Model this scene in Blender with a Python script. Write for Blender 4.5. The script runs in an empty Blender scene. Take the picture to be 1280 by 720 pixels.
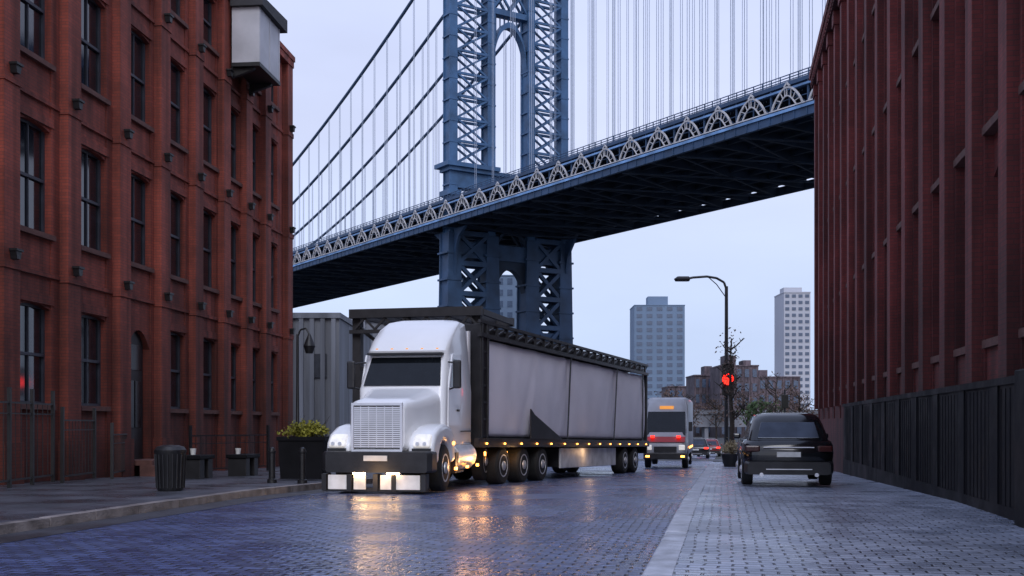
import bpy, bmesh, math, random
from mathutils import Vector
random.seed(7)
C=bpy.context.scene.collection
F=1400.0; HZ=530.0; H=1.4
A=math.atan(265/1400); CA,SA=math.cos(A),math.sin(A)
def c2s(X,D): return (X*CA-D*SA, X*SA+D*CA)
def P(px,D): return c2s((px-640)/F*D,D)
def ZZ(py,D): return H+(HZ-py)*D/F
def gz(y): return 0.0 if y<20 else -0.018*(min(y,100)-20)
def R(d): return math.radians(d)
# ---------------- materials
def nn(nt,t,**k):
    n=nt.nodes.new(t)
    for a,b in k.items(): setattr(n,a,b)
    return n
def mat(name,col,rough=.6,metal=0,var=.25,scale=3.0,bump=0.0,bscale=30,emit=None,estr=0,spec=.5,coat=0,rvar=0,stretch=None):
    m=bpy.data.materials.new(name); m.use_nodes=True; nt=m.node_tree; b=nt.nodes['Principled BSDF']; L=nt.links
    b.inputs['Roughness'].default_value=rough; b.inputs['Metallic'].default_value=metal
    b.inputs['Specular IOR Level'].default_value=spec; b.inputs['Coat Weight'].default_value=coat
    tc=nn(nt,'ShaderNodeTexCoord'); no=nn(nt,'ShaderNodeTexNoise'); no.inputs['Scale'].default_value=scale; no.inputs['Detail'].default_value=6
    if stretch:
        mp=nn(nt,'ShaderNodeMapping'); mp.inputs['Scale'].default_value=stretch; L.new(tc.outputs['Object'],mp.inputs['Vector']); L.new(mp.outputs[0],no.inputs['Vector'])
    else: L.new(tc.outputs['Object'],no.inputs['Vector'])
    r=nn(nt,'ShaderNodeValToRGB'); r.color_ramp.elements[0].position=.3; r.color_ramp.elements[1].position=.7
    r.color_ramp.elements[0].color=tuple(c*(1-var) for c in col)+(1,); r.color_ramp.elements[1].color=tuple(min(1,c*(1+var)) for c in col)+(1,)
    L.new(no.outputs['Fac'],r.inputs['Fac']); L.new(r.outputs['Color'],b.inputs['Base Color'])
    if rvar:
        mr=nn(nt,'ShaderNodeMapRange'); mr.inputs['From Min'].default_value=.35; mr.inputs['From Max'].default_value=.65
        mr.inputs['To Min'].default_value=max(.03,rough-rvar); mr.inputs['To Max'].default_value=rough+rvar
        L.new(no.outputs['Fac'],mr.inputs['Value']); L.new(mr.outputs['Result'],b.inputs['Roughness'])
    if bump:
        n2=nn(nt,'ShaderNodeTexNoise'); n2.inputs['Scale'].default_value=bscale; n2.inputs['Detail'].default_value=4
        L.new(tc.outputs['Object'],n2.inputs['Vector'])
        bp=nn(nt,'ShaderNodeBump'); bp.inputs['Strength'].default_value=bump; bp.inputs['Distance'].default_value=.03
        L.new(n2.outputs['Fac'],bp.inputs['Height']); L.new(bp.outputs['Normal'],b.inputs['Normal'])
    if emit:
        b.inputs['Emission Color'].default_value=tuple(emit)+(1,); b.inputs['Emission Strength'].default_value=estr
    return m
def brickmat(name,c1,c2,mortar,bw=.215,rh=.075,ms=.01,plane='wall',rough=.8,rvar=0,bump=.5,bdist=.01,stain=(.45,1.25),smooth=.1,spec=.5,sscale=.35,bnoise=.0,hmul=4,rscale=.9):
    m=bpy.data.materials.new(name); m.use_nodes=True; nt=m.node_tree; b=nt.nodes['Principled BSDF']; L=nt.links
    b.inputs['Specular IOR Level'].default_value=spec
    tc=nn(nt,'ShaderNodeTexCoord'); sx=nn(nt,'ShaderNodeSeparateXYZ'); L.new(tc.outputs['Object'],sx.inputs[0])
    cx=nn(nt,'ShaderNodeCombineXYZ')
    if plane=='wall':
        ad=nn(nt,'ShaderNodeMath',operation='ADD'); L.new(sx.outputs['X'],ad.inputs[0]); L.new(sx.outputs['Y'],ad.inputs[1])
        L.new(ad.outputs[0],cx.inputs['X']); L.new(sx.outputs['Z'],cx.inputs['Y'])
    else:
        jn=nn(nt,'ShaderNodeTexNoise'); jn.inputs['Scale'].default_value=2.2; L.new(tc.outputs['Object'],jn.inputs['Vector'])
        js=nn(nt,'ShaderNodeVectorMath',operation='SCALE'); js.inputs['Scale'].default_value=.10; L.new(jn.outputs['Color'],js.inputs[0])
        ja=nn(nt,'ShaderNodeVectorMath',operation='ADD'); L.new(tc.outputs['Object'],ja.inputs[0]); L.new(js.outputs[0],ja.inputs[1])
        L.new(ja.outputs[0],sx.inputs[0])
        L.new(sx.outputs['X'],cx.inputs['X']); L.new(sx.outputs['Y'],cx.inputs['Y'])
    bt=nn(nt,'ShaderNodeTexBrick'); bt.inputs['Scale'].default_value=1; bt.inputs['Brick Width'].default_value=bw; bt.inputs['Row Height'].default_value=rh
    bt.inputs['Mortar Size'].default_value=ms; bt.inputs['Mortar Smooth'].default_value=smooth; bt.inputs['Bias'].default_value=0
    bt.inputs['Color1'].default_value=tuple(c1)+(1,); bt.inputs['Color2'].default_value=tuple(c2)+(1,); bt.inputs['Mortar'].default_value=tuple(mortar)+(1,)
    L.new(cx.outputs[0],bt.inputs['Vector'])
    no=nn(nt,'ShaderNodeTexNoise'); no.inputs['Scale'].default_value=sscale; no.inputs['Detail'].default_value=8; no.inputs['Roughness'].default_value=.65
    L.new(tc.outputs['Object'],no.inputs['Vector'])
    mr=nn(nt,'ShaderNodeMapRange'); mr.inputs['From Min'].default_value=.35; mr.inputs['From Max'].default_value=.65
    mr.inputs['To Min'].default_value=stain[0]; mr.inputs['To Max'].default_value=stain[1]; L.new(no.outputs['Fac'],mr.inputs['Value'])
    vm=nn(nt,'ShaderNodeVectorMath',operation='SCALE'); L.new(bt.outputs['Color'],vm.inputs[0]); L.new(mr.outputs[0],vm.inputs['Scale'])
    last=vm.outputs[0]
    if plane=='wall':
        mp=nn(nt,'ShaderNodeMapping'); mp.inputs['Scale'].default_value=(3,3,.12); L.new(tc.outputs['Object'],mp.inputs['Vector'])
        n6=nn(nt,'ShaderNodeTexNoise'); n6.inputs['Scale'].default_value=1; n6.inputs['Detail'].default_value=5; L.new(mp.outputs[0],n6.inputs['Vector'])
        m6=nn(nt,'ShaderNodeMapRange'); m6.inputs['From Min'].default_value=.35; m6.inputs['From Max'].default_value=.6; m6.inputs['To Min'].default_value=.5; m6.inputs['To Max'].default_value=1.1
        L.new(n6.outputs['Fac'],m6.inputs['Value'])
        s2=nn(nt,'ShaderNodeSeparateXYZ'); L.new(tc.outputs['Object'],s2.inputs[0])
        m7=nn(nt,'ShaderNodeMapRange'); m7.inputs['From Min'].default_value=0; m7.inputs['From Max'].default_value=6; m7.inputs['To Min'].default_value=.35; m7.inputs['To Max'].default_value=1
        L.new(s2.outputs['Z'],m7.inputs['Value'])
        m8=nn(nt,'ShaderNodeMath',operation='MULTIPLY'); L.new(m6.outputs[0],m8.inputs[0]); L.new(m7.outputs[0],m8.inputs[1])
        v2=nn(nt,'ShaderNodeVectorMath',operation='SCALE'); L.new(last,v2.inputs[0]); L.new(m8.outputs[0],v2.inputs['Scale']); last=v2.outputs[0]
    L.new(last,b.inputs['Base Color'])
    if rvar:
        m2=nn(nt,'ShaderNodeMapRange'); m2.inputs['From Min'].default_value=.38; m2.inputs['From Max'].default_value=.62
        m2.inputs['To Min'].default_value=max(.05,rough-rvar); m2.inputs['To Max'].default_value=rough+rvar
        n3=nn(nt,'ShaderNodeTexNoise'); n3.inputs['Scale'].default_value=rscale; n3.inputs['Detail'].default_value=6; L.new(tc.outputs['Object'],n3.inputs['Vector'])
        L.new(n3.outputs['Fac'],m2.inputs['Value']); L.new(m2.outputs[0],b.inputs['Roughness'])
    else: b.inputs['Roughness'].default_value=rough
    iv=nn(nt,'ShaderNodeMath',operation='SUBTRACT'); iv.inputs[0].default_value=1; L.new(bt.outputs['Fac'],iv.inputs[1])
    sc=nn(nt,'ShaderNodeSeparateColor'); L.new(bt.outputs['Color'],sc.inputs[0])
    mu=nn(nt,'ShaderNodeMath',operation='MULTIPLY_ADD'); L.new(sc.outputs[2],mu.inputs[0]); mu.inputs[1].default_value=hmul if plane!='wall' else 0; L.new(iv.outputs[0],mu.inputs[2])
    n4=nn(nt,'ShaderNodeTexNoise'); n4.inputs['Scale'].default_value=14; n4.inputs['Detail'].default_value=3; L.new(tc.outputs['Object'],n4.inputs['Vector'])
    m5=nn(nt,'ShaderNodeMath',operation='MULTIPLY_ADD'); L.new(n4.outputs['Fac'],m5.inputs[0]); m5.inputs[1].default_value=bnoise; L.new(mu.outputs[0],m5.inputs[2])
    bp=nn(nt,'ShaderNodeBump'); bp.inputs['Strength'].default_value=bump; bp.inputs['Distance'].default_value=bdist
    L.new(m5.outputs[0],bp.inputs['Height']); L.new(bp.outputs['Normal'],b.inputs['Normal'])
    return m
M={}
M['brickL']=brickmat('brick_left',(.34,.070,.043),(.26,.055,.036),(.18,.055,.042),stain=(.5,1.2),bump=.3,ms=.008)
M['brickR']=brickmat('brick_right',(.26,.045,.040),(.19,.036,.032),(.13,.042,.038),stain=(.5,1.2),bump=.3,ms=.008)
M['brickF']=brickmat('brick_far_hazed',(.20,.15,.17),(.17,.13,.15),(.18,.16,.18),bw=.6,rh=.25)  # distance haze mixed into the brick colour: lighter and bluer
M['setts']=brickmat('wet_setts',(.04,.062,.16),(.12,.17,.37),(.004,.006,.012),bw=.24,rh=.14,ms=.021,plane='floor',rough=.26,rvar=.10,bump=.85,bdist=.03,smooth=.9,stain=(.8,1.15),sscale=.5,bnoise=.5,spec=1.0,hmul=2.0,rscale=.45)
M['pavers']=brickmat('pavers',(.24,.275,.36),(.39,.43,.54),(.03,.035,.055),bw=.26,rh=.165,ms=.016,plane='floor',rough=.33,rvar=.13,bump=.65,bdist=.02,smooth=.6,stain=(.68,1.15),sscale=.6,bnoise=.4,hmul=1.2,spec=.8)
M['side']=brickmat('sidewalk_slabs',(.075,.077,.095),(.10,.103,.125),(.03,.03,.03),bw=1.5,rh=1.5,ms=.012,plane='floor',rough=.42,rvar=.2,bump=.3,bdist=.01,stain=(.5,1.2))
M['kerb']=mat('kerb_granite',(.40,.42,.48),.5,var=.35,scale=4,bump=.5)
M['kerbl']=mat('kerb_granite_worn',(.24,.21,.20),.5,var=.5,scale=3,bump=.5)
M['asphalt']=mat('asphalt',(.045,.045,.055),.5,var=.3,scale=1,bump=.4,rvar=.2)
M['ground']=mat('ground_mat',(.06,.062,.06),.9,var=.3,scale=.05)
M['glass']=mat('window_glass',(.012,.014,.02),.06,var=.3,spec=.8)
M['glassR']=mat('window_glass_dark',(.006,.007,.010),.25,var=.3,spec=.35)
M['glassT']=mat('windscreen_glass',(.008,.010,.013),.08,var=.2,spec=.35)
M['glassM']=mat('rear_glass_reflective',(.055,.065,.085),.1,metal=.6,var=.35,scale=2)
M['frame']=mat('window_frame',(.012,.011,.013),.6,spec=.3)
M['framep']=mat('window_frame_grey',(.045,.05,.065),.5)
M['stone']=mat('sill_stone',(.12,.052,.042),.8,var=.3,bump=.3)
M['iron']=mat('black_iron',(.012,.012,.014),.45,var=.4,bump=.2)
M['blackpanel']=mat('black_panel',(.006,.006,.008),.6,var=.5,scale=1.5,bump=.15,bscale=6,rvar=.12,spec=.15)
M['pent']=mat('penthouse_metal',(.50,.50,.53),.55,var=.14,scale=1.2,bump=.1)
M['roofdark']=mat('roof_dark',(.030,.029,.033),.7)
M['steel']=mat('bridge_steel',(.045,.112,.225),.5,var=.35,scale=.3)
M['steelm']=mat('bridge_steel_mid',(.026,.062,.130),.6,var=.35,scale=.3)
M['steeld']=mat('bridge_steel_shaded',(.014,.029,.058),.7,var=.35,scale=.3)  # same blue steel darkened; shade of underside and far side is in the colour
M['steelp']=mat('bridge_web_pale',(.56,.55,.56),.55,var=.45,scale=.6)
M['steelb']=mat('bridge_fascia_blue',(.15,.29,.52),.55,var=.5,scale=.4)
M['cable']=mat('cable_mat',(.04,.08,.15),.5)
M['susp']=mat('suspender_mat',(.30,.35,.44),.5)
M['white']=mat('white_paint',(.92,.93,.95),.28,var=.03,scale=1.2,coat=.4)
M['whited']=mat('white_dirty',(.70,.70,.72),.5,var=.25,scale=2.5)
M['skid']=mat('panel_added_glow',(.72,.71,.70),.4,var=.25,emit=(1,.86,.70),estr=.10)  # faint warm glow added to plain panels; they are no lamps
M['chrome']=mat('chrome',(.80,.81,.85),.32,metal=.45,var=.08)
M['dark']=mat('dark_metal',(.02,.02,.023),.45,var=.4,bump=.1)
M['rubber']=mat('rubber',(.018,.018,.018),.8,var=.3,bump=.3)
M['hub']=mat('hub_metal',(.65,.65,.66),.35,metal=.5,var=.2)
M['tarp']=mat('tarp_pale',(.88,.85,.94),.5,var=.06,scale=.8,bump=.3,bscale=1.6)
M['van']=mat('van_paint',(.34,.35,.39),.3,var=.08)
M['vanred']=mat('van_red_band',(.34,.015,.015),.35,var=.1)
M['suv']=mat('suv_paint',(.006,.007,.009),.10,var=.1,spec=.7)
M['suvb']=mat('car_paint_red',(.16,.02,.02),.25,var=.1,coat=.6)
M['plate']=mat('plate_white',(.6,.6,.58),.5)
M['tail']=mat('tail_lamp_dark_red',(.04,.004,.004),.12,var=.2)
M['taillit']=mat('tail_lamp_lit',(.3,.01,.01),.3,emit=(1,.03,.015),estr=3)
M['amber']=mat('amber_lamp',(.6,.25,.03),.3,emit=(1,.36,.06),estr=9)
M['amberdim']=mat('amber_lamp_dim',(.6,.25,.03),.3,emit=(1,.40,.10),estr=.7)
M['head']=mat('head_lamp',(.75,.76,.78),.15,emit=(1,.93,.85),estr=.38,var=.3,scale=9)
M['fog']=mat('fog_lamp',(.8,.7,.5),.2,emit=(1,.60,.26),estr=40)
M['red']=mat('signal_red',(.5,.0,.0),.3,emit=(1,.014,.007),estr=6)
M['lensoff']=mat('lens_dark',(.02,.02,.015),.3)
M['sig']=mat('signal_housing',(.03,.028,.02),.5)
M['concrete']=mat('concrete',(.20,.21,.24),.8,var=.3,scale=.5,bump=.2,stretch=(1,1,.2))
M['grey1']=mat('grey_siding',(.16,.17,.19),.75,var=.35,scale=.8,stretch=(2,2,.15))
M['tower1']=mat('tower_hazed_blue_grey',(.17,.24,.34),.8,var=.1,scale=.05)  # atmospheric haze put into the wall colour of distant buildings
M['tower2']=mat('tower_pale',(.52,.53,.58),.8,var=.1,scale=.05)
M['winfar']=mat('far_window_hazed',(.09,.13,.20),.25)  # distant panes paler and bluer; haze is in the colour
M['winind']=mat('industrial_window',(.03,.035,.045),.4)
M['bark']=mat('bark',(.035,.028,.022),.9,bump=.5)
def leafm(n,c): return mat(n,c,.7,var=.55,scale=2.5)
M['leafy']=leafm('leaf_yellow',(.26,.25,.03)); M['leafg']=leafm('leaf_green',(.05,.09,.03)); M['leafo']=leafm('leaf_brown',(.11,.07,.055)); M['leafw']=leafm('petal',(.4,.33,.2))
# ---------------- mesh builder
class MB:
    def __init__(s): s.v=[]; s.f=[]
    def add(s,vs,fs):
        o=len(s.v); s.v+= [tuple(v) for v in vs]; s.f+=[tuple(o+i for i in f) for f in fs]; return s
    def box(s,x0,x1,y0,y1,z0,z1):
        return s.add([(x0,y0,z0),(x1,y0,z0),(x1,y1,z0),(x0,y1,z0),(x0,y0,z1),(x1,y0,z1),(x1,y1,z1),(x0,y1,z1)],
            [(0,3,2,1),(4,5,6,7),(0,1,5,4),(1,2,6,5),(2,3,7,6),(3,0,4,7)])
    def bar(s,p,q,w,h=None):
        h=h or w; p=Vector(p); q=Vector(q); d=(q-p).normalized(); up=Vector((0,0,1)) if abs(d.z)<.97 else Vector((0,1,0))
        a=d.cross(up).normalized(); b=a.cross(d); a*=w/2; b*=h/2
        return s.add([p-a-b,p+a-b,p+a+b,p-a+b,q-a-b,q+a-b,q+a+b,q-a+b],[(0,3,2,1),(4,5,6,7),(0,1,5,4),(1,2,6,5),(2,3,7,6),(3,0,4,7)])
    def cyl(s,p,q,r0,r1=None,n=12,cap=True):
        r1=r0 if r1 is None else r1; p=Vector(p); q=Vector(q); d=(q-p).normalized(); up=Vector((0,0,1)) if abs(d.z)<.9 else Vector((1,0,0))
        a=d.cross(up).normalized(); b=d.cross(a)
        vs=[]
        for c,r in ((p,r0),(q,r1)):
            for i in range(n):
                t=2*math.pi*i/n; vs.append(c+a*(r*math.cos(t))+b*(r*math.sin(t)))
        fs=[(i,(i+1)%n,n+(i+1)%n,n+i) for i in range(n)]
        if cap: fs+=[tuple(range(n))[::-1],tuple(range(n,2*n))]
        return s.add(vs,fs)
    def tube(s,pts,r,n=8):
        for i in range(len(pts)-1):
            ra=r[i] if isinstance(r,(list,tuple)) else r; rb=r[i+1] if isinstance(r,(list,tuple)) else r
            s.cyl(pts[i],pts[i+1],ra,rb,n)
        return s
    def prism(s,poly,axis,a0,a1):
        n=len(poly)
        def mk(u,v,a): return {'x':(a,u,v),'y':(u,a,v),'z':(u,v,a)}[axis]
        vs=[mk(u,v,a0) for u,v in poly]+[mk(u,v,a1) for u,v in poly]
        return s.add(vs,[tuple(range(n)),tuple(range(n,2*n))[::-1]]+[(i,i+n,(i+1)%n+n,(i+1)%n) for i in range(n)])
    def loft(s,rings,cap=True):
        n=len(rings[0]); vs=[p for r in rings for p in r]; fs=[]
        for k in range(len(rings)-1):
            for i in range(n): fs.append((k*n+i,k*n+(i+1)%n,(k+1)*n+(i+1)%n,(k+1)*n+i))
        if cap: fs+=[tuple(range(n))[::-1],tuple(range((len(rings)-1)*n,len(rings)*n))]
        return s.add(vs,fs)
    def lathe(s,prof,c,axis='x',n=24):
        rings=[]
        for a,r in prof:
            ring=[]
            for i in range(n):
                t=2*math.pi*i/n; u,v=r*math.cos(t),r*math.sin(t)
                ring.append({'x':(c[0]+a,c[1]+u,c[2]+v),'z':(c[0]+u,c[1]+v,c[2]+a),'y':(c[0]+u,c[1]+a,c[2]+v)}[axis])
            rings.append(ring)
        return s.loft(rings)
    def build(s,name,m,parent=None,loc=(0,0,0),bev=0,smooth=False,seg=2):
        me=bpy.data.meshes.new(name); me.from_pydata(s.v,[],s.f); me.validate()
        bm=bmesh.new(); bm.from_mesh(me); bmesh.ops.recalc_face_normals(bm,faces=bm.faces); bm.to_mesh(me); bm.free()
        if smooth:
            me.shade_smooth(); me.set_sharp_from_angle(angle=R(38))
        o=bpy.data.objects.new(name,me); C.objects.link(o); me.materials.append(M[m] if isinstance(m,str) else m)
        o.location=loc
        if parent: o.parent=parent
        if bev:
            b=o.modifiers.new('bevel','BEVEL'); b.width=bev; b.segments=seg; b.limit_method='ANGLE'; b.angle_limit=R(35)
        return o
def tag(o,label=None,cat=None,group=None,kind=None):
    for k,v in (('label',label),('category',cat),('group',group),('kind',kind)):
        if v: o[k]=v
    return o
def empty(name,loc=(0,0,0),rz=0,rx=0):
    o=bpy.data.objects.new(name,None); C.objects.link(o); o.location=loc; o.rotation_euler=(rx,0,rz); o.empty_display_size=.3; return o
def copy_tree(o,parent=None,loc=None):
    c=o.copy(); C.objects.link(c); c.parent=parent
    if loc is not None: c.location=loc
    for ch in list(o.children): copy_tree(ch,c)
    return c
def rrect(hw,y0,y1,r,z,n=5,cx=0):
    pts=[]; r=min(r,hw*.99,(y1-y0)/2*.99)
    for (sx,yy,a0) in ((1,y1-r,0),(-1,y1-r,90),(-1,y0+r,180),(1,y0+r,270)):
        for i in range(n+1):
            t=R(a0+90*i/n); pts.append((cx+sx*(hw-r)+r*math.cos(t),yy+r*math.sin(t),z))
    return pts
def rrect_y(hw,z0,z1,r,y,n=5,cx=0): return [(p[0],y,p[1]) for p in rrect(hw,z0,z1,r,0,n,cx)]
# ---------------- SETTING
def strip(name,x0,x1,y0,y1,dz,m,skirt=0):
    mb=MB(); ys=[y0]+[y for y in (20,100) if y0<y<y1]+[y1]
    vs=[];fs=[]
    for i,y in enumerate(ys):
        z=gz(y)+dz; vs+=[(x0,y,z),(x1,y,z),(x1,y,z-max(skirt,.001)),(x0,y,z-max(skirt,.001))]
    for i in range(len(ys)-1):
        a=4*i; fs.append((a,a+1,a+5,a+4))
        if skirt: fs+=[(a+1,a+2,a+6,a+5),(a+3,a,a+4,a+7)]
    if skirt: fs+=[(0,3,2,1),(4*(len(ys)-1),4*(len(ys)-1)+1,4*(len(ys)-1)+2,4*(len(ys)-1)+3)]
    mb.add(vs,fs); o=mb.build(name,m); tag(o,kind='structure'); return o
g=MB(); ys=[-60,20,100,3000]
for i,y in enumerate(ys): g.v+=[(-3000,y,gz(y)-.02),(3000,y,gz(y)-.02)]
g.f=[(0,1,3,2),(2,3,5,4),(4,5,7,6)]
tag(g.build('ground','ground'),kind='structure')
strip('street',-9.0,-.66,-12,130,0,'setts')
strip('gutter',-9.0,-8.3,-12,60,.004,'asphalt')
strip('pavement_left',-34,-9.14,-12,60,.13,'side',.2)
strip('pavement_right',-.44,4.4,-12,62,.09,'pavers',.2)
def kerb(name,xa,xb,dz,m):
    mb=MB(); y=-12; rn=random.Random(4)
    while y<60:
        L_=rn.uniform(1.0,1.6); j=rn.uniform(-.006,.006); z0,z1=gz(y)+dz+j,gz(y+L_)+dz+j; a,b=xa+rn.uniform(-.008,.008),xb
        c=.012
        mb.add([(a,y+c,z0-.22),(b,y+c,z0-.22),(b,y+L_-c,z1-.22),(a,y+L_-c,z1-.22),(a,y+c,z0-.02),(b,y+c,z0-.004),(b,y+L_-c,z1-.004),(a,y+L_-c,z1-.02),(a+.025,y+c+.01,z0),(a+.025,y+L_-c-.01,z1)],
          [(0,3,2,1),(4,5,1,0),(5,6,2,1),(6,7,3,2),(7,4,0,3),(4,8,9,7),(8,5,6,9),(4,5,8),(7,9,6)])
        y+=L_
    tag(mb.build(name,m),kind='structure')
kerb('kerb_left',-9.14,-8.95,.136,'kerbl'); kerb('kerb_right',-.70,-.44,.10,'kerb')
strip('cross_street',-60,60,70,80,.004,'asphalt')
# ---------------- facades
def arcspan(mb,xl,xr,zs,zt,rise,y0,y1,n=8):
    for i in range(n):
        t0,t1=i/n,(i+1)/n
        xa,xb=xl+(xr-xl)*t0,xl+(xr-xl)*t1; za,zb=zs+rise*4*t0*(1-t0),zs+rise*4*t1*(1-t1)
        mb.prism([(xa,za),(xb,zb),(xb,zt),(xa,zt)],'y',y0,y1)
def window_proto(w,h,frame,glass,parent,rows=2,cols=2,name='window'):
    fr=MB(); t=.07
    fr.box(-w/2,-w/2+t,0,.09,0,h); fr.box(w/2-t,w/2,0,.09,0,h); fr.box(-w/2+t,w/2-t,0,.09,0,t); fr.box(-w/2+t,w/2-t,0,.09,h-t,h)
    for r in range(1,rows): z=h*r/rows; fr.box(-w/2+t,w/2-t,-.02,.08,z-.035,z+.035)
    for c in range(1,cols):
        x=-w/2+w*c/cols; fr.box(x-.02,x+.02,.01,.07,t,h-t)
    o=fr.build(name,frame,parent)
    p=MB(); p.box(-w/2+.02,w/2-.02,.05,.065,.02,h-.02); p.build('pane',glass,o)
    return o
# LEFT BUILDING
Lang=math.atan2(.995,.0995)+A
lo=c2s(-11.4,20)
LB=empty('brick_building',(lo[0],lo[1],0),Lang)
tag(LB,'tall red brick warehouse along the left pavement, with arched doorway and pale hoist house','building')
Ds=[20.1,22.8,25.5,28.3,31.0,33.5,36.1,38.4,40.5,42.6]
cs=[(d-20)*1.005 for d in Ds]
x0,x1=-5.0,24.75; HL=15.95; dep=.26; ww=1.42
floors=[(1.85,4.15),(5.8,8.3),(9.78,12.25),(13.6,15.3)]
w=MB(); w.box(x0,x1,dep,10,-1,HL)
edges=[x0]
for c in cs: edges+=[c-ww/2,c+ww/2]
edges.append(x1)
for i in range(0,len(edges),2): w.box(edges[i],edges[i+1],0,dep,-1,HL)
for k,c in enumerate(cs):
    for j,(s,t) in enumerate(floors):
        dr=(j==0 and k==4); ss,tt=(s,t) if not dr else (.3,3.75)
        if j==0: w.box(c-ww/2,c+ww/2,.03,dep,-1,ss)
        zt=floors[j+1][0] if j<3 else HL
        arcspan(w,c-ww/2,c+ww/2,tt-.09 if not dr else 3.5,zt,.09 if not dr else .5,.03,dep)
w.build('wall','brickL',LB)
pl=MB()
pier=[(cs[i]+cs[i+1])/2 for i in range(len(cs)-1)]+[x1-.35,-1.2]
for p in pier:
    pl.box(p-.32,p+.32,-.22,-.002,1.0,HL-.4)
    pl.box(p-.38,p+.38,-.28,-.003,-1,1.0)
    pl.box(p-.35,p+.35,-.25,-.003,4.75,4.93); pl.box(p-.35,p+.35,-.25,-.003,8.75,8.93); pl.box(p-.35,p+.35,-.25,-.003,12.75,12.93)
pl.build('pilasters','brickL',LB)
cn=MB(); cn.box(x0,x1,-.26,-.006,HL-.4,HL-.15); cn.box(x0,x1+.03,-.30,10.1,HL-.15,HL+.05)
cn.build('cornice','brickL',LB)
bc=MB()
for z in (4.8,8.8,12.8): bc.box(x0,x1,-.04,-.001,z,z+.1)
for c in cs:
    for j,(s,t) in enumerate(floors):
        if j==0 and abs(c-cs[4])<.1: continue
        bc.box(c-ww/2-.1,c+ww/2+.1,-.02,.029,t+.02,t+.24)
bc.build('string_course','brickL',LB)
protos={}
for jj,(s2,t2) in enumerate(floors):
    o=window_proto(ww,t2-s2,'framep','glass',LB); protos[jj]=[o,False]
    sm=MB(); sm.box(-ww/2-.08,ww/2+.08,-.24,-.06,-.12,0); sm.build('sill','stone',o)
for k,c in enumerate(cs):
    for j,(s,t) in enumerate(floors):
        if j==0 and k==4: continue
        if not protos[j][1]: o=protos[j][0]; protos[j][1]=True
        else: o=copy_tree(protos[j][0],LB)
        o.location=(c,dep-.10,s)
cb=MB(); cb.prism([(-.07,0),(.07,0),(.11,.17),(-.11,.17)],'y',-.15,-.0); cb.box(-.14,.14,-.18,-.0,.171,.22)
cb0=None
for p in pier:
    for z in (4.95,8.95,12.95):
        if cb0 is None: cb0=cb.build('anchor_block','iron',LB,(p,-.224,z))
        else:
            o=cb0.copy(); C.objects.link(o); o.location=(p,-.224,z)
d=MB(); d.box(-.56,.56,0,.08,.3,4.0); dd=d.build('door','iron',LB,(cs[4],dep-.09,0))
g=MB(); g.box(-.42,-.05,-.02,-.004,1.3,2.6); g.box(.05,.42,-.02,-.004,1.3,2.6); g.box(-.45,.45,-.02,-.004,2.9,3.6); g.build('pane','glassR',dd)
st=MB(); st.box(-.9,.9,-1.1,-.4,-.1,.28); st.box(-.8,.8,-.7,.2,.28,.42); st.build('stoop','stone',LB,(cs[4],0,0))
hs=(37.4-20)*1.005
hh=MB(); hh.box(hs,hs+2.2,-1.25,-.31,13.45,15.3)
for q in (.02,1.08,2.14): hh.box(hs+q-.0,hs+q+.04,-1.275,-1.251,13.45,15.3)
ho=hh.build('hoist_house','pent',LB,bev=.01)
rf=MB(); rf.prism([(hs-.15,15.302),(hs+2.6,15.302),(hs+2.6,15.75),(hs-.15,15.6)],'y',-1.42,-.31); rf.build('roof','roofdark',ho)
br=MB()
for xx in (hs+.2,hs+2.0): br.prism([(-.26,13.0),(-.26,13.39),(-1.1,13.39),(-1.0,13.25)],'x',xx-.08,xx+.08)
br.box(hs-.03,hs+2.23,-1.28,-.31,13.32,13.448); br.build('bracket','iron',ho)
# RIGHT BUILDING
RB=empty('brick_building',(4.15,52,0),R(-90))
tag(RB,'long dark red brick building on the right with close vertical ribs above a black base','building')
HR=17.2; x0,x1=0,44; dep=.42; ww=1.5; bay=2.3; NB=19
cs=[.15+bay*(i+.5) for i in range(NB)]
floors=[(2.75,5.6),(6.2,9.1),(9.7,12.6),(13.1,15.6)]
w=MB(); w.box(x0,x1,dep,14,-2,HR)
edges=[x0]
for c in cs: edges+=[c-ww/2,c+ww/2]
edges.append(x1)
for i in range(0,len(edges),2): w.box(edges[i],edges[i+1],0,dep,-2,HR)
for c in cs:
    w.box(c-ww/2,c+ww/2,.03,dep,-2,floors[0][0])
    for j,(s,t) in enumerate(floors):
        arcspan(w,c-ww/2,c+ww/2,t-.2,floors[j+1][0] if j<3 else HR,.2,.14,dep,6)
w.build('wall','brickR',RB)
pl=MB()
for i in range(NB+1):
    p=.3+bay*i if i==0 else .15+bay*i
    pl.box(p-.25,p+.25,-.17,-.002,2.06,HR-1.2); pl.box(p-.31,p+.31,-.23,-.003,HR-1.2,HR-.7)
pl.box(x0,13.6,-.24,-.004,-2,1.6)
pl.build('pilasters','brickR',RB)
cn=MB(); cn.box(x0-.1,x1+.1,-.30,-.004,HR-.7,HR-.3); cn.box(x0-.2,x1+.1,-.38,14,HR-.3,HR)
for i in range(110): 
    xx=.2+i*.4
    cn.box(xx,xx+.18,-.34,-.302,HR-.65,HR-.32)
cn.build('cornice','brickR',RB)
protos={}
for jj,(s2,t2) in enumerate(floors):
    o=window_proto(ww,t2-s2,'frame','glassR',RB,rows=3,cols=2); protos[jj]=[o,False]
    sm=MB(); sm.box(-ww/2-.03,ww/2+.03,-.36,-.06,-.13,0); sm.build('sill','stone',o)
for c in cs:
    for j,(s,t) in enumerate(floors):
        if not protos[j][1]: o=protos[j][0]; protos[j][1]=True
        else: o=copy_tree(protos[j][0],RB)
        o.location=(c,dep-.10,s)
xb=13.65
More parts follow.
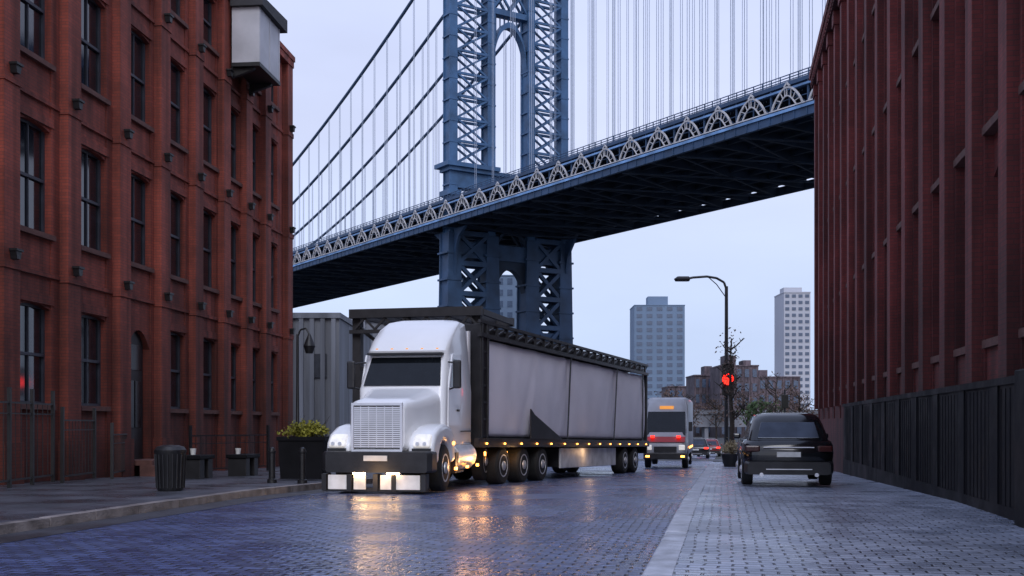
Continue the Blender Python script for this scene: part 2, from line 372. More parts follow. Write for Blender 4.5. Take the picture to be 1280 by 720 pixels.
bs=MB(); bs.box(xb,x1,-.27,-.006,-2,1.95); bs.box(xb,x1,-.31,-.004,1.95,2.055); bs.box(xb,x1,-.29,-.272,-2,.25)
for i in range(NB+1):
    p=.15+bay*i
    if p>xb+.4: bs.box(p-.25,p+.25,-.295,-.2715,.25,1.95)
for i in range(NB):
    c=.15+bay*(i+.5)
    if c<xb+1.2: continue
    for q in range(7): 
        xx=c-.78+q*.26; bs.box(xx-.01,xx+.01,-.279,-.2713,.25,1.9)
bs.build('plinth','blackpanel',RB)
nb=MB(); nb.box(36.5,37.3,-.45,-.312,-.1,2.1); nb.build('gate_pier','blackpanel',RB,bev=.02)
# ---------------- BRIDGE
bo=c2s(35.2,133)
BR=empty('suspension_bridge',(bo[0],bo[1],H),math.atan2(.84,-.54)+A)
tag(BR,'blue steel suspension bridge with lattice tower crossing high over the street','bridge')
T0,T1=-60,318
def bw(t,wv,z): return (t,-wv,z)
LW=[3,11.4,20.6,28.6]; TT=91.3; WD=32
for nm,wv in (('truss',0),('truss',WD)):
    m=MB()
    for z,th in ((41.2,.5),(40.4,.25)):
        m.bar(bw(T0,wv,z),bw(T1,wv,z),.5,th)
    m.box(T0,T1,-wv-.25,-wv+.25,36.7,38.0)
    t=T0
    while t<T1:
        m.bar(bw(t,wv,38),bw(t,wv,41.2),.22,.22); m.bar(bw(t+3,wv,38),bw(t+3,wv,40.4),.14,.14)
        for q in range(4): m.bar(bw(t+q*1.5,wv,41.4),bw(t+q*1.5,wv,42.3),.10,.10)
        for q in range(3): m.box(t+q*2-.08,t+q*2+.08,-wv+.25,-wv+.34,36.72,37.98)
        m.bar(bw(t,wv,38.1),bw(t+3,wv,40.4),.14,.14); m.bar(bw(t+3,wv,40.4),bw(t+6,wv,38.1),.14,.14)
        t+=6
    for z in (42.3,41.95,41.65,39.3): m.bar(bw(T0,wv,z),bw(T1,wv,z),.10,.10)
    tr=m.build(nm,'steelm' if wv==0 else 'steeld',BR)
    if wv==0:
        fa=MB(); fa.box(T0,T1,.36,.5,37.7,38.05); fa.build('fascia','steelb',tr)
        fb=MB(); fb.box(T0,T1,.28,.40,40.35,40.6); fb.build('walkway_edge','steelb',tr)
wb=MB()
op=[(-2.5+5.0*i/14, .45, 38.3+2.35*math.sin(math.pi*i/14)**.8) for i in range(15)]
for i in range(14): wb.bar(op[i],op[i+1],.18,.22)
ip=[(-1.5+3.0*i/10, .47, 38.3+1.35*math.sin(math.pi*i/10)) for i in range(11)]
for i in range(10): wb.bar(ip[i],ip[i+1],.14,.14)
for i in range(1,8,1):
    k=i*14//8; kk=i*10//8; wb.bar(ip[kk],op[k],.10,.10)
wb.bar((-.45,.45,40.75),(0,.45,41.2),.16,.2); wb.bar((.45,.45,40.75),(0,.45,41.2),.16,.2)
wb.bar((-2.9,.45,38.25),(2.9,.45,38.25),.14,.14)
wp=None; t=-12
while t<T1-6:
    if wp is None: wp=wb.build('web_bracket','steelp',BR,(t+3,0,0))
    else:
        o=wp.copy(); C.objects.link(o); o.location=(t+3,0,0)
    t+=6
dk=MB(); dk.box(T0,T1,-WD+.3,-.3,38.2,38.6)
t=T0
while t<T1:
    dk.box(t-.2,t+.2,-WD-.6,-.26,36.9,38.2); t+=6
for wv in (4,8,12,16,20,24,28): dk.box(T0,T1,-wv-.2,-wv+.2,37.4,38.19)
for i in range(int((T1-T0)/12)):
    t=T0+12*i; dk.bar(bw(t,.5,36.8),bw(t+12,WD-.5,36.8),.3,.2); dk.bar(bw(t,WD-.5,36.6),bw(t+12,.5,36.6),.3,.2)
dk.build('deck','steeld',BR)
up=MB(); up.box(T0,T1,-10,-1.2,41.2,41.5); up.box(T0,T1,-WD+1.2,-22,41.2,41.5)
for wv in (11,21):
    up.bar(bw(T0,wv,41.9),bw(T1,wv,41.9),.5,.5); up.bar(bw(T0,wv,38.9),bw(T1,wv,38.9),.5,.5)
    t=T0; s=0
    while t<T1: up.bar(bw(t,wv,38.9 if s else 41.8),bw(t+6,wv,41.8 if s else 38.9),.3,.3); s=1-s; t+=6
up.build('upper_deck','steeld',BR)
TOP=94
po=MB()
def xl(mb,wa,wb_,z0,z1,n,th,toff):
    for to in toff:
        for i in range(n):
            za=z0+(z1-z0)*i/n; zb=z0+(z1-z0)*(i+1)/n
            mb.bar(bw(TT+to,wa,za),bw(TT+to,wb_,zb),th,th); mb.bar(bw(TT+to+.05,wb_,za),bw(TT+to+.05,wa,zb),th,th)
            mb.bar(bw(TT+to,wa,zb),bw(TT+to,wb_,zb),th*1.3,th*1.3)
wl,wr=LW[1]+.75,LW[2]-.75; n=24; zs=68.5; zt=77.0
fz=lambda t: zs+(zt-zs)*math.sqrt(max(0,1-(2*t-1)**2))
for i in range(n):
    ta,tb=i/n,(i+1)/n
    xa,xb_=wl+(wr-wl)*ta,wl+(wr-wl)*tb
    za,zb=fz(ta),fz(tb)
    po.prism([(-xa,za),(-xb_,zb),(-xb_,zb+1.1),(-xa,za+1.1)],'x',TT-.8,TT+.8)
for i in range(1,n):
    if i%3==0:
        xa=wl+(wr-wl)*i/n; po.bar(bw(TT,xa,fz(i/n)+.9),bw(TT,xa,79.2),.2,.2)
TW=po.build('tower','steel',BR)
def tpart(nm,mb,m='steel'): return mb.build(nm,m,TW)
tpart('beam',MB().box(TT-1.0,TT+1.0,-wr,-wl,79.1,80.2)); tpart('beam',MB().box(TT-1.0,TT+1.0,-wr,-wl,85.5,87))
m=MB()
for a0,b0 in ((wl,(wl+wr)/2),((wl+wr)/2,wr)): xl(m,a0,b0,80.3,85.5,1,.4,(-.8,.8))
tpart('portal_lattice',m)
tpart('beam',MB().box(TT-2.0,TT+2.0,-LW[3]-1.2,-LW[0]+1.2,47.6,48.3).box(TT-1.2,TT+1.2,-LW[3],-LW[0],44.6,47.59))
tpart('balcony',MB().box(TT-2.6,TT+2.6,-LW[1]-1.2,-LW[0]+2.0,48.31,49.1))
tpart('beam',MB().box(TT-1.2,TT+1.2,-LW[3],-LW[0],31.5,34.5),'steelm'); tpart('beam',MB().box(TT-1.2,TT+1.2,-LW[3],-LW[0],16,18),'steelm')
for i,wv in enumerate(LW):
    m=MB()
    m.box(TT-1.1,TT+1.1,-wv-.6,-wv+.6,36,TOP)
    for to in (-1.3,1.1): m.box(TT+to,TT+to+.2,-wv-.85,-wv+.85,36.0,TOP)
    for z in range(37,92,4): m.box(TT-1.38,TT+1.38,-wv-.92,-wv+.92,z,z+.3)
    m.box(TT-1.9,TT+1.9,-wv-1.3,-wv+1.3,43.0,44.0)
    m.build('leg','steel',TW)
    m=MB(); m.prism([(-wv-1.0,36),(-wv+1.0,36),(-wv+1.7,-2),(-wv-1.7,-2)],'x',TT-1.5,TT+1.5)
    for to in (-1.75,1.5): m.prism([(-wv-1.3,36),(-wv+1.3,36),(-wv+2.0,-2),(-wv-2.0,-2)],'x',TT+to,TT+to+.25)
    for z in range(2,36,5): m.box(TT-1.9,TT+1.9,-wv-1.75,-wv+1.75,z,z+.35)
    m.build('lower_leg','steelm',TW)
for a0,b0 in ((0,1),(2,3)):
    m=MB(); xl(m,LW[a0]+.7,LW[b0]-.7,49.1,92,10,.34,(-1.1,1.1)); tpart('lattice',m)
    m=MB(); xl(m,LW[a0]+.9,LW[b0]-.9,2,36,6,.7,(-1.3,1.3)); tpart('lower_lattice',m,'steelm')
m=MB(); xl(m,LW[1]+.9,LW[2]-.9,34.5,44,1,.6,(-1,1)); tpart('cross_bracing',m,'steeld')
m=MB(); fa_=lambda t: 22+8*math.sqrt(max(0,1-(2*t-1)**2))
for i in range(n):
    ta,tb=i/n,(i+1)/n; xa,xb_=wl+(wr-wl)*ta,wl+(wr-wl)*tb
    m.prism([(-xa,fa_(ta)),(-xb_,fa_(tb)),(-xb_,31.5),(-xa,31.5)],'x',TT-.8,TT+.8)
tpart('arched_brace',m,'steeld')
for s in (-1,1):
    tpart('gusset',MB().prism([(TT+s*1.8,36.6),(TT+s*6,36.6),(TT+s*3.4,35),(TT+s*2.4,32.5),(TT+s*1.8,28)],'y',-LW[0]-.25,-LW[0]+.25),'steelm')
    tpart('gusset',MB().prism([(TT+s*1.8,36.6),(TT+s*5,36.6),(TT+s*2.6,33.5),(TT+s*1.8,30)],'y',-LW[3]-.25,-LW[3]+.25),'steelm')
def calt(t):
    if t>=TT: return 45+46*((t-316)/(316-TT))**2
    f=(TT-t)/221; return 91-50*f-16*f*(1-f)
for wv in LW:
    pts=[bw(t,wv,calt(t)) for t in list(range(-60,91,10))+[TT]+list(range(96,331,7))]
    MB().tube(pts,.34,8).build('main_cable','cable',BR,smooth=True)
sl=[]
for wv in LW:
    t=-26
    while t<312:
        if abs(t-TT)>5 and calt(t)>44: sl.append((133+.84*t+.54*wv,t,wv))
        t+=6
sl.sort()
rest=MB()
for i,(dd,t,wv) in enumerate(sl):
    mb=rest if i>=98 else MB()
    for off in (-.25,.25): mb.cyl(bw(t+off,wv,41),bw(t+off,wv,calt(t)),.05,n=5,cap=False)
    if i<98: mb.build('suspender','susp',BR)
tag(rest.build('far_suspenders','susp',BR),kind='stuff')
# ---------------- wheels
def wheel(parent,x,y,r,wd,side,hub='hub'):
    t=MB(); a=wd/2
    prof=[(-a,r*.62),(-a,r*.9),(-a*.8,r),(a*.8,r),(a,r*.9),(a,r*.62)]
    t.lathe(prof,(0,0,0),'x',28)
    o=t.build('wheel','rubber',parent,(x,y,r),smooth=True)
    m=MB(); s=side
    m.lathe([(s*(a-.09),r*.61),(s*(a+.004),r*.61),(s*(a+.004),r*.54),(s*(a-.06),r*.48),(s*(a-.08),r*.28),(s*(a+.02),r*.25),(s*(a+.05),r*.12)],(0,0,0),'x',24)
    for i in range(8):
        an=i*math.pi/4; m.cyl((s*(a-.08),r*.38*math.cos(an),r*.38*math.sin(an)),(s*(a-.03),r*.38*math.cos(an),r*.38*math.sin(an)),.022,n=6)
    m.build('rim',hub,o,smooth=True)
    return o
def pos(X,D,rot_u,lift=0):
    x,y=c2s(X,D); return (x,y,gz(y)+lift), A-math.atan(rot_u)
def slab(mb,x0a,x1a,ya,za,x0b,x1b,yb,zb,off=.025):
    mb.add([(x0a,ya-off,za),(x1a,ya-off,za),(x1b,yb-off,zb),(x0b,yb-off,zb),(x0a,ya+.01,za),(x1a,ya+.01,za),(x1b,yb+.01,zb),(x0b,yb+.01,zb)],
     [(0,1,2,3),(4,7,6,5),(0,4,5,1),(1,5,6,2),(2,6,7,3),(3,7,4,0)])
def lamp(name,parent,loc,energy,col,rad=.12):
    l=bpy.data.lights.new(name,'POINT'); l.energy=energy; l.color=col; l.shadow_soft_size=rad
    o=bpy.data.objects.new(name,l); C.objects.link(o); o.parent=parent; o.location=loc; return o
# ---------------- TRACTOR
l,rz=pos(-2.78,22.9,.185)
TR=empty('truck_tractor',l,rz)
tag(TR,'white long-nosed truck cab facing the camera on the wet cobbles','truck')
m=MB(); m.loft([rrect_y(.57,.9,1.84,.14,.12),rrect_y(.62,.85,1.92,.17,.22),rrect_y(.70,.8,2.00,.26,.8),rrect_y(.79,.8,2.11,.30,1.4),rrect_y(.92,.8,2.26,.32,1.98)])
m.build('hood','white',TR,smooth=True)
m=MB(); m.box(-.50,.50,.07,.118,.93,1.80); gr=m.build('grille','dark',TR,bev=.02)
m=MB()
for i in range(20): z=.955+i*.042; m.box(-.49,.49,.04,.068,z,z+.030)
for x in (-.34,-.17,0,.17,.34): m.box(x-.008,x+.008,.030,.039,.95,1.80)
m.box(-.54,-.495,.03,.11,.91,1.82); m.box(.495,.54,.03,.11,.91,1.82); m.box(-.54,.54,.03,.11,1.82,1.87); m.box(-.54,.54,.03,.11,.87,.91)
m.build('grille_bars','chrome',gr)
for s in (-1,1):
    poly=[(.2,.78),(.24,1.05),(.42,1.24),(.8,1.38),(1.3,1.44),(1.8,1.38),(2.08,1.2),(2.15,.85),(2.15,.6)]
    for i in range(0,9):
        an=R(8+164*i/8); poly.append((1.25+.6*math.cos(an),.5+.6*math.sin(an)))
    poly.append((.55,.6)); 
    m=MB(); m.prism(poly,'x',s*.60,s*1.16); m.build('fender','white',TR,bev=.10,seg=4,smooth=True)
    m=MB(); m.prism([(.15,.95),(.17,1.05),(.30,1.19),(.44,1.24),(.5,.95)],'x',s*.72,s*1.09)
    hl=m.build('headlight','head',TR,bev=.05,smooth=True,seg=3)
    m=MB(); m.prism([(.155,.88),(.155,.935),(.5,.935),(.5,.88)],'x',s*.71,s*1.10); m.build('headlight_trim','dark',hl)
    m=MB(); m.cyl((s*.83,.135,1.03),(s*.83,.2,1.03),.04,n=14); m.cyl((s*.98,.14,1.03),(s*.98,.2,1.03),.04,n=14); m.build('bulb','chrome',hl)
    wheel(TR,s*1.00,1.25,.5,.3,s)
    m=MB(); fx=s*.36; m.box(fx-.13,fx+.13,-.03,.015,.41,.435); m.build('fog_lamp','fog',TR)
    m=MB(); m.box(s*1.22-.09,s*1.22+.09,1.98,2.1,2.22,2.85); mi=m.build('mirror','dark' ,TR,bev=.04)
    m=MB(); m.tube([(s*.96,2.3,2.82),(s*1.20,2.05,2.78)],.02); m.tube([(s*.98,2.2,2.2),(s*1.20,2.05,2.26)],.02); m.build('mirror_arm','dark',mi)
    m=MB(); m.cyl((s*.84,2.5,.68),(s*.84,4.3,.68),.33,n=24); m.build('fuel_tank','chrome',TR,bev=.02,smooth=True)
    m=MB(); m.box(s*.85-.28,s*.85+.28,2.2,3.1,.34,.38); m.box(s*.95-.25,s*.95+.2,2.2,2.48,.38,.8); m.build('step','dark',TR)
    m=MB(); m.prism([(2.08,.98),(2.08,2.2),(2.45,3.0),(3.12,3.0),(3.12,.98)],'x',s*.98,s*1.02); dr=m.build('door','white',TR,bev=.015)
    m=MB(); m.prism([(2.2,2.26),(2.5,2.9),(3.02,2.9),(3.02,2.26)],'x',s*1.022,s*1.026); m.build('side_window','glassT',dr)
    m=MB(); m.box(s*1.035-.015,s*1.035+.015,2.85,3.02,1.72,1.77); m.build('handle','dark',dr)
    m=MB(); m.box(s*1.165-.012,s*1.165+.012,1.9,2.02,.98,1.05); m.build('marker_lamp','amber',TR)
    m=MB(); m.box(s*.93-.25,s*.93+.25,5.3,6.4,1.04,1.07); m.build('mudguard','dark',TR)
    wheel(TR,s*.92,5.85,.5,.3,s)
m=MB(); m.loft([rrect(.98,1.85,4.6,.12,.85),rrect(1.0,1.85,4.6,.16,2.2),rrect(.94,2.30,4.6,.22,3.0),rrect(.94,2.27,4.6,.22,3.08),rrect(.93,2.48,4.6,.28,3.32),rrect(.91,2.95,4.6,.32,3.62),rrect(.87,3.5,4.6,.34,3.83),rrect(.72,3.8,4.5,.34,3.9)])
m.build('cab','white',TR,smooth=True)
m=MB(); slab(m,-.88,.88,1.885,2.28,-.80,.80,2.275,2.93); m.build('windshield','glassT',TR,bev=.01)
m=MB(); m.box(-.86,.86,2.08,2.30,2.975,3.03); m.build('visor','dark',TR,bev=.015)
m=MB()
for s in (-1,1): m.box(s*1.02-.02,s*1.02+.005,3.25,4.5,.9,.96)
m.box(1.003,1.01,3.3,4.45,1.25,1.28); m.build('body_trim','dark',TR)
for i in range(5):
    m=MB(); m.box(-.7+i*.35-.025,-.7+i*.35+.025,2.30,2.36,3.11,3.14); m.build('marker_lamp','amberdim',TR)
m=MB(); m.loft([rrect_y(1.08,.44,.86,.06,-.02),rrect_y(1.17,.44,.88,.07,.06),rrect_y(1.18,.44,.88,.06,.4)])
m.build('bumper','dark',TR,smooth=True)
m=MB(); m.box(-.25,.25,-.06,-.021,.68,.79); m.build('number_plate','plate',TR)
for xx,hw in ((-.84,.2),(-.36,.13),(.22,.14),(.66,.26)):
    m=MB(); m.box(xx-hw,xx+hw,.02,.06,.09,.39); m.build('skid_panel','skid',TR,bev=.01)
m=MB()
for xx in (-1.12,-.58,-.02,.37,.99): m.box(xx-.05,xx+.05,.0,.3,.06,.41)
m.box(-1.17,1.04,.07,.3,.05,.12)
m.build('front_frame','dark',TR)
m=MB(); m.box(-.45,-.33,.5,6.9,.72,.98); m.box(.33,.45,.5,6.9,.72,.98); m.box(-.8,.8,1.2,1.3,.45,.55); m.box(-.8,.8,5.8,5.9,.45,.55); m.box(-.4,.4,4.7,5.4,.98,1.1)
m.build('chassis','dark',TR)
m=MB(); m.tube([(.86,4.68,.8),(.86,4.68,3.7)],.07,12); m.build('exhaust_stack','chrome',TR,smooth=True)
for y in (2.15,3.3,4.4):
    m=MB(); m.box(1.14,1.19,y-.05,y+.05,.42,.48); m.build('marker_lamp','amber',TR)
lamp('step_light',TR,(1.3,2.4,.5),9,(1,.5,.18)); lamp('tank_light',TR,(1.35,4.2,.55),10,(1,.5,.18)); lamp('fog_light',TR,(0,-.3,.4),9,(1,.6,.28),.25)
# ---------------- TRAILER
l,rz=pos(-2.0,27.97,.386)
TL=empty('semi_trailer',l,rz,-.018)
tag(TL,'long black framed trailer wrapped in pale grey tarpaulin behind the white cab','trailer')
LEN=16.5
rings=[]
random.seed(3)
ph=[random.uniform(0,6) for _ in range(6)]
for k in range(121):
    y=.6+k*(LEN-.9)/120
    ring=[]
    base=rrect_y(1.24,1.22,3.66,.1,y,4)
    pts=[]
    for i in range(len(base)):
        p,q=base[i],base[(i+1)%len(base)]
        L_=math.dist(p,q); n=max(1,int(L_/.15))
        for j in range(n): pts.append(tuple(p[a]+(q[a]-p[a])*j/n for a in range(3)))
    for (x,yy,z) in pts:
        sp=min(1,abs(y-7.0)/1.5,abs(y-12.2)/1.5)
        dsp=.045*sp*math.sin(math.pi*min(1,(z-1.2)/2.4)) +.008*math.sin(y*2.2+z*1.0+ph[0])+.005*math.sin(y*5.1-z*1.2+ph[1])
        for ys_ in (4.0,7.0,12.2,15.9):
            dd=y-ys_
            if -1.6<dd<1.6: dsp+=.010*math.sin((dd*1.0+ (z-2.4)*.6*(1 if dd>0 else -1))*7+ph[2])*(1-abs(dd)/1.6)
        dsp-=.05*max(0,1-abs((y-7.0))/.18)+.05*max(0,1-abs((y-12.2))/.18)
        ring.append((x+(dsp if abs(x)>1.1 else 0)*(1 if x>0 else -1),yy,z+(dsp*.5 if z>3.5 else 0)))
    rings.append(ring)
tp=MB().loft(rings).build('tarpaulin','tarp',TL,smooth=True)
for ya,yb in ((6.8,7.1),(11.9,12.3)):
    m=MB(); m.bar((1.31,ya,1.2),(1.31,yb,3.7),.02,.08); m.build('strap','dark',tp)
m=MB(); m.box(1.29,1.31,15.8,15.95,1.2,3.7); m.build('strap','dark',tp)
m=MB(); m.box(-1.3,1.3,0,.5,.95,4.0); m.box(1.301,1.33,.02,.12,.95,4.0); m.box(1.301,1.33,.38,.48,.95,4.0)
for i in range(7): m.box(1.301,1.32,.125,.375,1.2+i*.42,1.26+i*.42)
m.build('headboard','dark',TL,bev=.01)
m=MB()
for s in (-1,1):
    m.box(s*1.3-.05,s*1.3+.05,-.1,LEN+.05,3.68,3.78); m.box(s*1.3-.04,s*1.3+.04,-.1,LEN+.05,4.02,4.10)
    for i in range(23): y=.3+i*.72; m.box(s*1.3-.03,s*1.3+.03,y,y+.06,3.78,4.02); m.bar((s*1.29,y,3.78),(s*1.29,min(y+.72,LEN),4.02),.03,.035)
for i in range(23): y=.3+i*.72; m.box(-1.25,1.25,y,y+.08,3.97,4.03)
m.box(-1.22,1.22,.52,LEN-.1,3.80,3.93)
m.build('roof_rack','dark',TL)
m=MB(); 
for s in (-1,1):
    m.box(s*1.32-.06,s*1.32+.06,-.3,LEN+.1,.96,1.18)
m.box(-1.25,1.25,.3,LEN,.98,1.19); m.box(-.5,-.35,.2,LEN,.7,.98); m.box(.35,.5,.2,LEN,.7,.98); m.box(-1.3,1.3,LEN,LEN+.1,.7,3.7)
m.build('deck_rail','dark',TL)
m=MB(); m.prism([(3.3,1.19),(3.3,2.0),(3.6,1.85),(6.0,1.19)],'x',1.385,1.42); m.build('gooseneck_plate','dark',TL)
m=MB(); m.box(1.2,1.27,6.3,12.3,.32,.93); m.build('side_skirt','whited',TL,bev=.02)
m=MB(); m.box(.2,1.19,6.4,7.6,.35,.9); m.build('tool_box','dark',TL)
la=None
for i in range(14):
    y=.2+i*1.22
    if la is None: la=MB().box(1.381,1.41,-.03,.03,1.03,1.07).build('marker_lamp','amber',TL,(0,y,0))
    else:
        o=la.copy(); C.objects.link(o); o.location=(0,y,0)
for y in (1.5,3.0,4.5,13.3,14.7):
    for s in (-1,1): wheel(TL,s*1.12,y,.48,.42 if s>0 else .4,s)
m=MB()
for y in (1.5,3.0,4.5,13.3,14.7): m.box(-.95,.95,y-.06,y+.06,.42,.54)
m.build('axle','dark',TL)
for y in (.75,2.25):
    m=MB(); m.box(1.0,1.12,y-.06,y+.06,.74,.84); m.build('work_lamp','amber',TL)
lamp('work_light',TL,(1.45,2.25,.85),7,(1,.55,.22)); lamp('rear_work_light',TL,(1.5,8.5,.8),5,(1,.6,.3))
# ---------------- VAN BEHIND
l,rz=pos((832-640)/F*48,48,.195)
T2=empty('delivery_van',l,rz)
tag(T2,'grey high-roofed van with red band and dark windshield behind the tarpaulin trailer','van')
m=MB(); m.loft([rrect(.88,-.25,2.1,.2,.5),rrect(.92,-.3,2.1,.25,.95),rrect(.91,-.2,2.1,.25,1.15),rrect(.90,.15,2.1,.2,1.45),rrect(.85,.75,2.1,.2,2.35),rrect(.84,.85,2.1,.25,2.6),rrect(.8,1.3,2.1,.35,3.0)]); m.build('cab','van',T2,smooth=True)
m=MB(); slab(m,-.84,.84,.18,1.42,-.80,.80,.79,2.45,.04); m.build('windshield','glassT',T2)
m=MB(); m.loft([rrect_y(.88,.5,3.0,.3,1.75),rrect_y(.95,.5,3.1,.25,2.15),rrect_y(.95,.5,3.1,.25,6.5)]); m.build('cargo_body','van',T2,smooth=True)
m=MB(); m.box(-.92,.92,-.40,-.2,.40,.68); m.build('bumper','dark',T2,bev=.03)
m=MB(); m.box(-.48,.48,-.325,-.25,.72,.95); m.build('grille','dark',T2)
m=MB(); slab(m,-.82,.82,-.22,1.14,-.84,.84,.05,1.37,.04); m.build('front_band','vanred',T2)
m=MB(); m.box(-.3,.3,.82,.95,2.56,2.70); m.build('roof_beacon','amberdim',T2)
for s in (-1,1):
    m=MB(); m.box(s*.70-.13,s*.70+.13,-.32,-.1,.80,1.02); m.build('headlight','head',T2,bev=.03)
    m=MB(); m.box(s*.74-.08,s*.74+.08,-.42,-.401,.5,.57); m.build('marker_lamp','amber',T2)
    m=MB(); m.box(s*.55-.08,s*.55+.08,-.16,-.06,1.32,1.42); m.build('warning_lamp','taillit',T2)
    wheel(T2,s*.80,.75,.40,.26,s); wheel(T2,s*.80,5.2,.40,.26,s)
    m=MB(); m.box(s*1.04-.08,s*1.04+.08,.45,.55,1.6,2.0); m.build('mirror','dark',T2)
for y in (1.2,2.4,3.6,4.8):
    m=MB(); m.box(.955,.99,y-.05,y+.05,.85,.93); m.build('marker_lamp','amber',T2)
# ---------------- cars
def make_car(name,loc,rz,paint,label,tall=1.78,lit=False,cat='car',group=None):
    t=empty(name,loc,rz); tag(t,label,cat,group); k=tall/1.78
    m=MB()
    m.loft([rrect(.88,.12,4.7,.3,.30*k),rrect(.97,.03,4.82,.32,.48*k),rrect(1.0,.0,4.86,.34,.80*k),rrect(.995,.04,4.8,.36,1.0*k),rrect(.96,.10,4.65,.38,1.09*k),rrect(.88,.18,4.4,.4,1.14*k)],)
    m.build('body',paint,t,smooth=True)
    m=MB(); m.loft([rrect(.90,.13,3.5,.3,1.11*k,7),rrect(.85,.26,3.25,.32,1.33*k,7),rrect(.77,.45,2.95,.32,1.58*k,7),rrect(.72,.55,2.8,.32,1.68*k,7),rrect(.65,.68,2.7,.34,1.745*k,7),rrect(.48,.9,2.4,.32,tall,7)])
    m.build('cabin',paint,t,smooth=True)
    m=MB(); slab(m,-.68,.68,.175,1.17*k,-.59,.59,.42,1.55*k,.03); m.build('rear_window','glassM',t,bev=.012)
    m=MB(); m.loft([rrect_y(.90,.30*k,.60*k,.08,-.08),rrect_y(.98,.3*k,.62*k,.08,.12)]); m.build('bumper','dark',t,smooth=True)
    m=MB(); m.box(-.55,.55,-.02,.02,.94*k,.96*k); m.box(-.5,.5,-.095,-.08,.42*k,.44*k); m.build('trim','chrome',t)
    m=MB(); m.box(-.26,.26,-.025,-.002,.72*k,.84*k); m.build('number_plate','plate',t)
    for s in (-1,1):
        m=MB(); m.box(s*.79-.16,s*.79+.16,-.015,.2,.84*k,.99*k); m.build('tail_lamp','taillit' if lit else 'tail',t,bev=.03)
        for pr in ([(.58,1.18*k),(.76,1.52*k),(1.55,1.54*k),(1.6,1.18*k)],[(1.7,1.18*k),(1.7,1.54*k),(2.5,1.52*k),(2.9,1.18*k)]):
            m=MB(); m.prism(pr,'x',s*.893,s*.80); m.v=[(x-(s*.093 if z>1.4*k else 0),y,z) for x,y,z in m.v]; m.build('side_window','glassT',t)
        m=MB(); m.box(s*1.06-.09,s*1.06+.09,2.75,2.87,1.12*k,1.26*k); m.build('mirror',paint,t,bev=.04)
        for y in (.95,3.85):
            wheel(t,s*.88,y,.39*k,.25,s)
            m=MB()
            pts=[(s*.985,y+.46*k*math.cos(R(a)),.39*k+.46*k*math.sin(R(a))) for a in range(0,181,20)]
            m.tube(pts,.03,6); m.build('wheel_arch','dark',t,smooth=True)
        m=MB(); m.cyl((s*.6,-.1,.3*k),(s*.6,.1,.3*k),.045,n=12); m.build('exhaust','chrome',t)
    return t
x,y=P(986,25.0)
make_car('parked_car',(x,y,gz(y)+.09),R(1),'suv','glossy black car parked on the paved footway beside the right brick building',1.67)
x,y=P(886,95); make_car('distant_car',(x,y,gz(y)),R(0),'suvb','small red car with lit tail lamps far down the street',1.5,True)
x,y=P(869,82); make_car('distant_car',(x,y,gz(y)),R(0),'suv','small dark car just beyond the grey van far down the street',1.5,True)
# ---------------- STREET LAMP + SIGNAL
x,y=P(908,57); zb=gz(y)+.09
SLm=empty('street_lamp',(x,y,zb),A); tag(SLm,'tall dark street lamp with curved arm reaching left over the road','street lamp')
m=MB(); m.lathe([(0,.2),(.25,.2),(.4,.13),(1.0,.11)],(0,0,0),'z',16); m.build('base','iron',SLm,smooth=True)
m=MB(); m.cyl((0,0,1.0),(0,0,9.0),.11,.085,12); m.build('pole','iron',SLm,smooth=True)
m=MB(); pts=[(0,0,8.85),(-.12,0,9.2),(-.5,0,9.42),(-1.0,0,9.5),(-1.7,0,9.45),(-1.95,0,9.4)]; m.tube(pts,.06,8); m.tube([(0,0,8.4),(-.5,0,9.1),(-.9,0,9.45)],.025,6); m.build('arm','iron',SLm,smooth=True)
m=MB(); m.loft([[(p[0]-2.25,p[1],9.26) for p in rrect(.36,-.14,.14,.13,0)],[(p[0]-2.25,p[1],9.38) for p in rrect(.42,-.17,.17,.15,0)],[(p[0]-2.2,p[1],9.5) for p in rrect(.3,-.1,.1,.09,0)]]); m.build('lamp_head','iron',SLm,smooth=True)
SG=empty('traffic_light',(x+.08,y-.32,zb+3.45),R(0)); tag(SG,'traffic signal showing red on the street lamp pole','traffic light')
m=MB(); m.box(-.30,.30,-.1,.16,0,1.6); m.build('housing','sig',SG,bev=.02)
m=MB(); m.box(-.05,.05,.16,.24,.2,.3); m.box(-.05,.05,.16,.24,1.1,1.2); m.build('bracket','iron',SG)
for i in range(3):
    z=.28+.52*i
    m=MB(); m.cyl((0,-.14 if i!=1 else -.2,z),(0,-.1,z),.28 if i==1 else .2,n=24); m.build('lens','red' if i==1 else 'lensoff',SG)
    m=MB(); pts=[(.29*math.cos(R(a)),z+.29*math.sin(R(a))) for a in range(10,171,20)]
    for q in range(len(pts)-1): m.add([(pts[q][0],-.1,pts[q][1]),(pts[q+1][0],-.1,pts[q+1][1]),(pts[q+1][0],-.36,pts[q+1][1]),(pts[q][0],-.36,pts[q][1])],[(0,1,2,3)])
    m.build('visor','sig',SG)
x,y=P(981,66); PS=empty('signal_post',(x,y,gz(y)+.09)); tag(PS,'slim post with small dark signal head beyond the parked car','signal post')
m=MB(); m.cyl((0,0,0),(0,0,4.2),.06,.05); m.build('pole','iron',PS); m=MB(); m.box(-.2,.2,-.2,.1,3.1,3.9); m.build('signal_head','sig',PS,bev=.03)
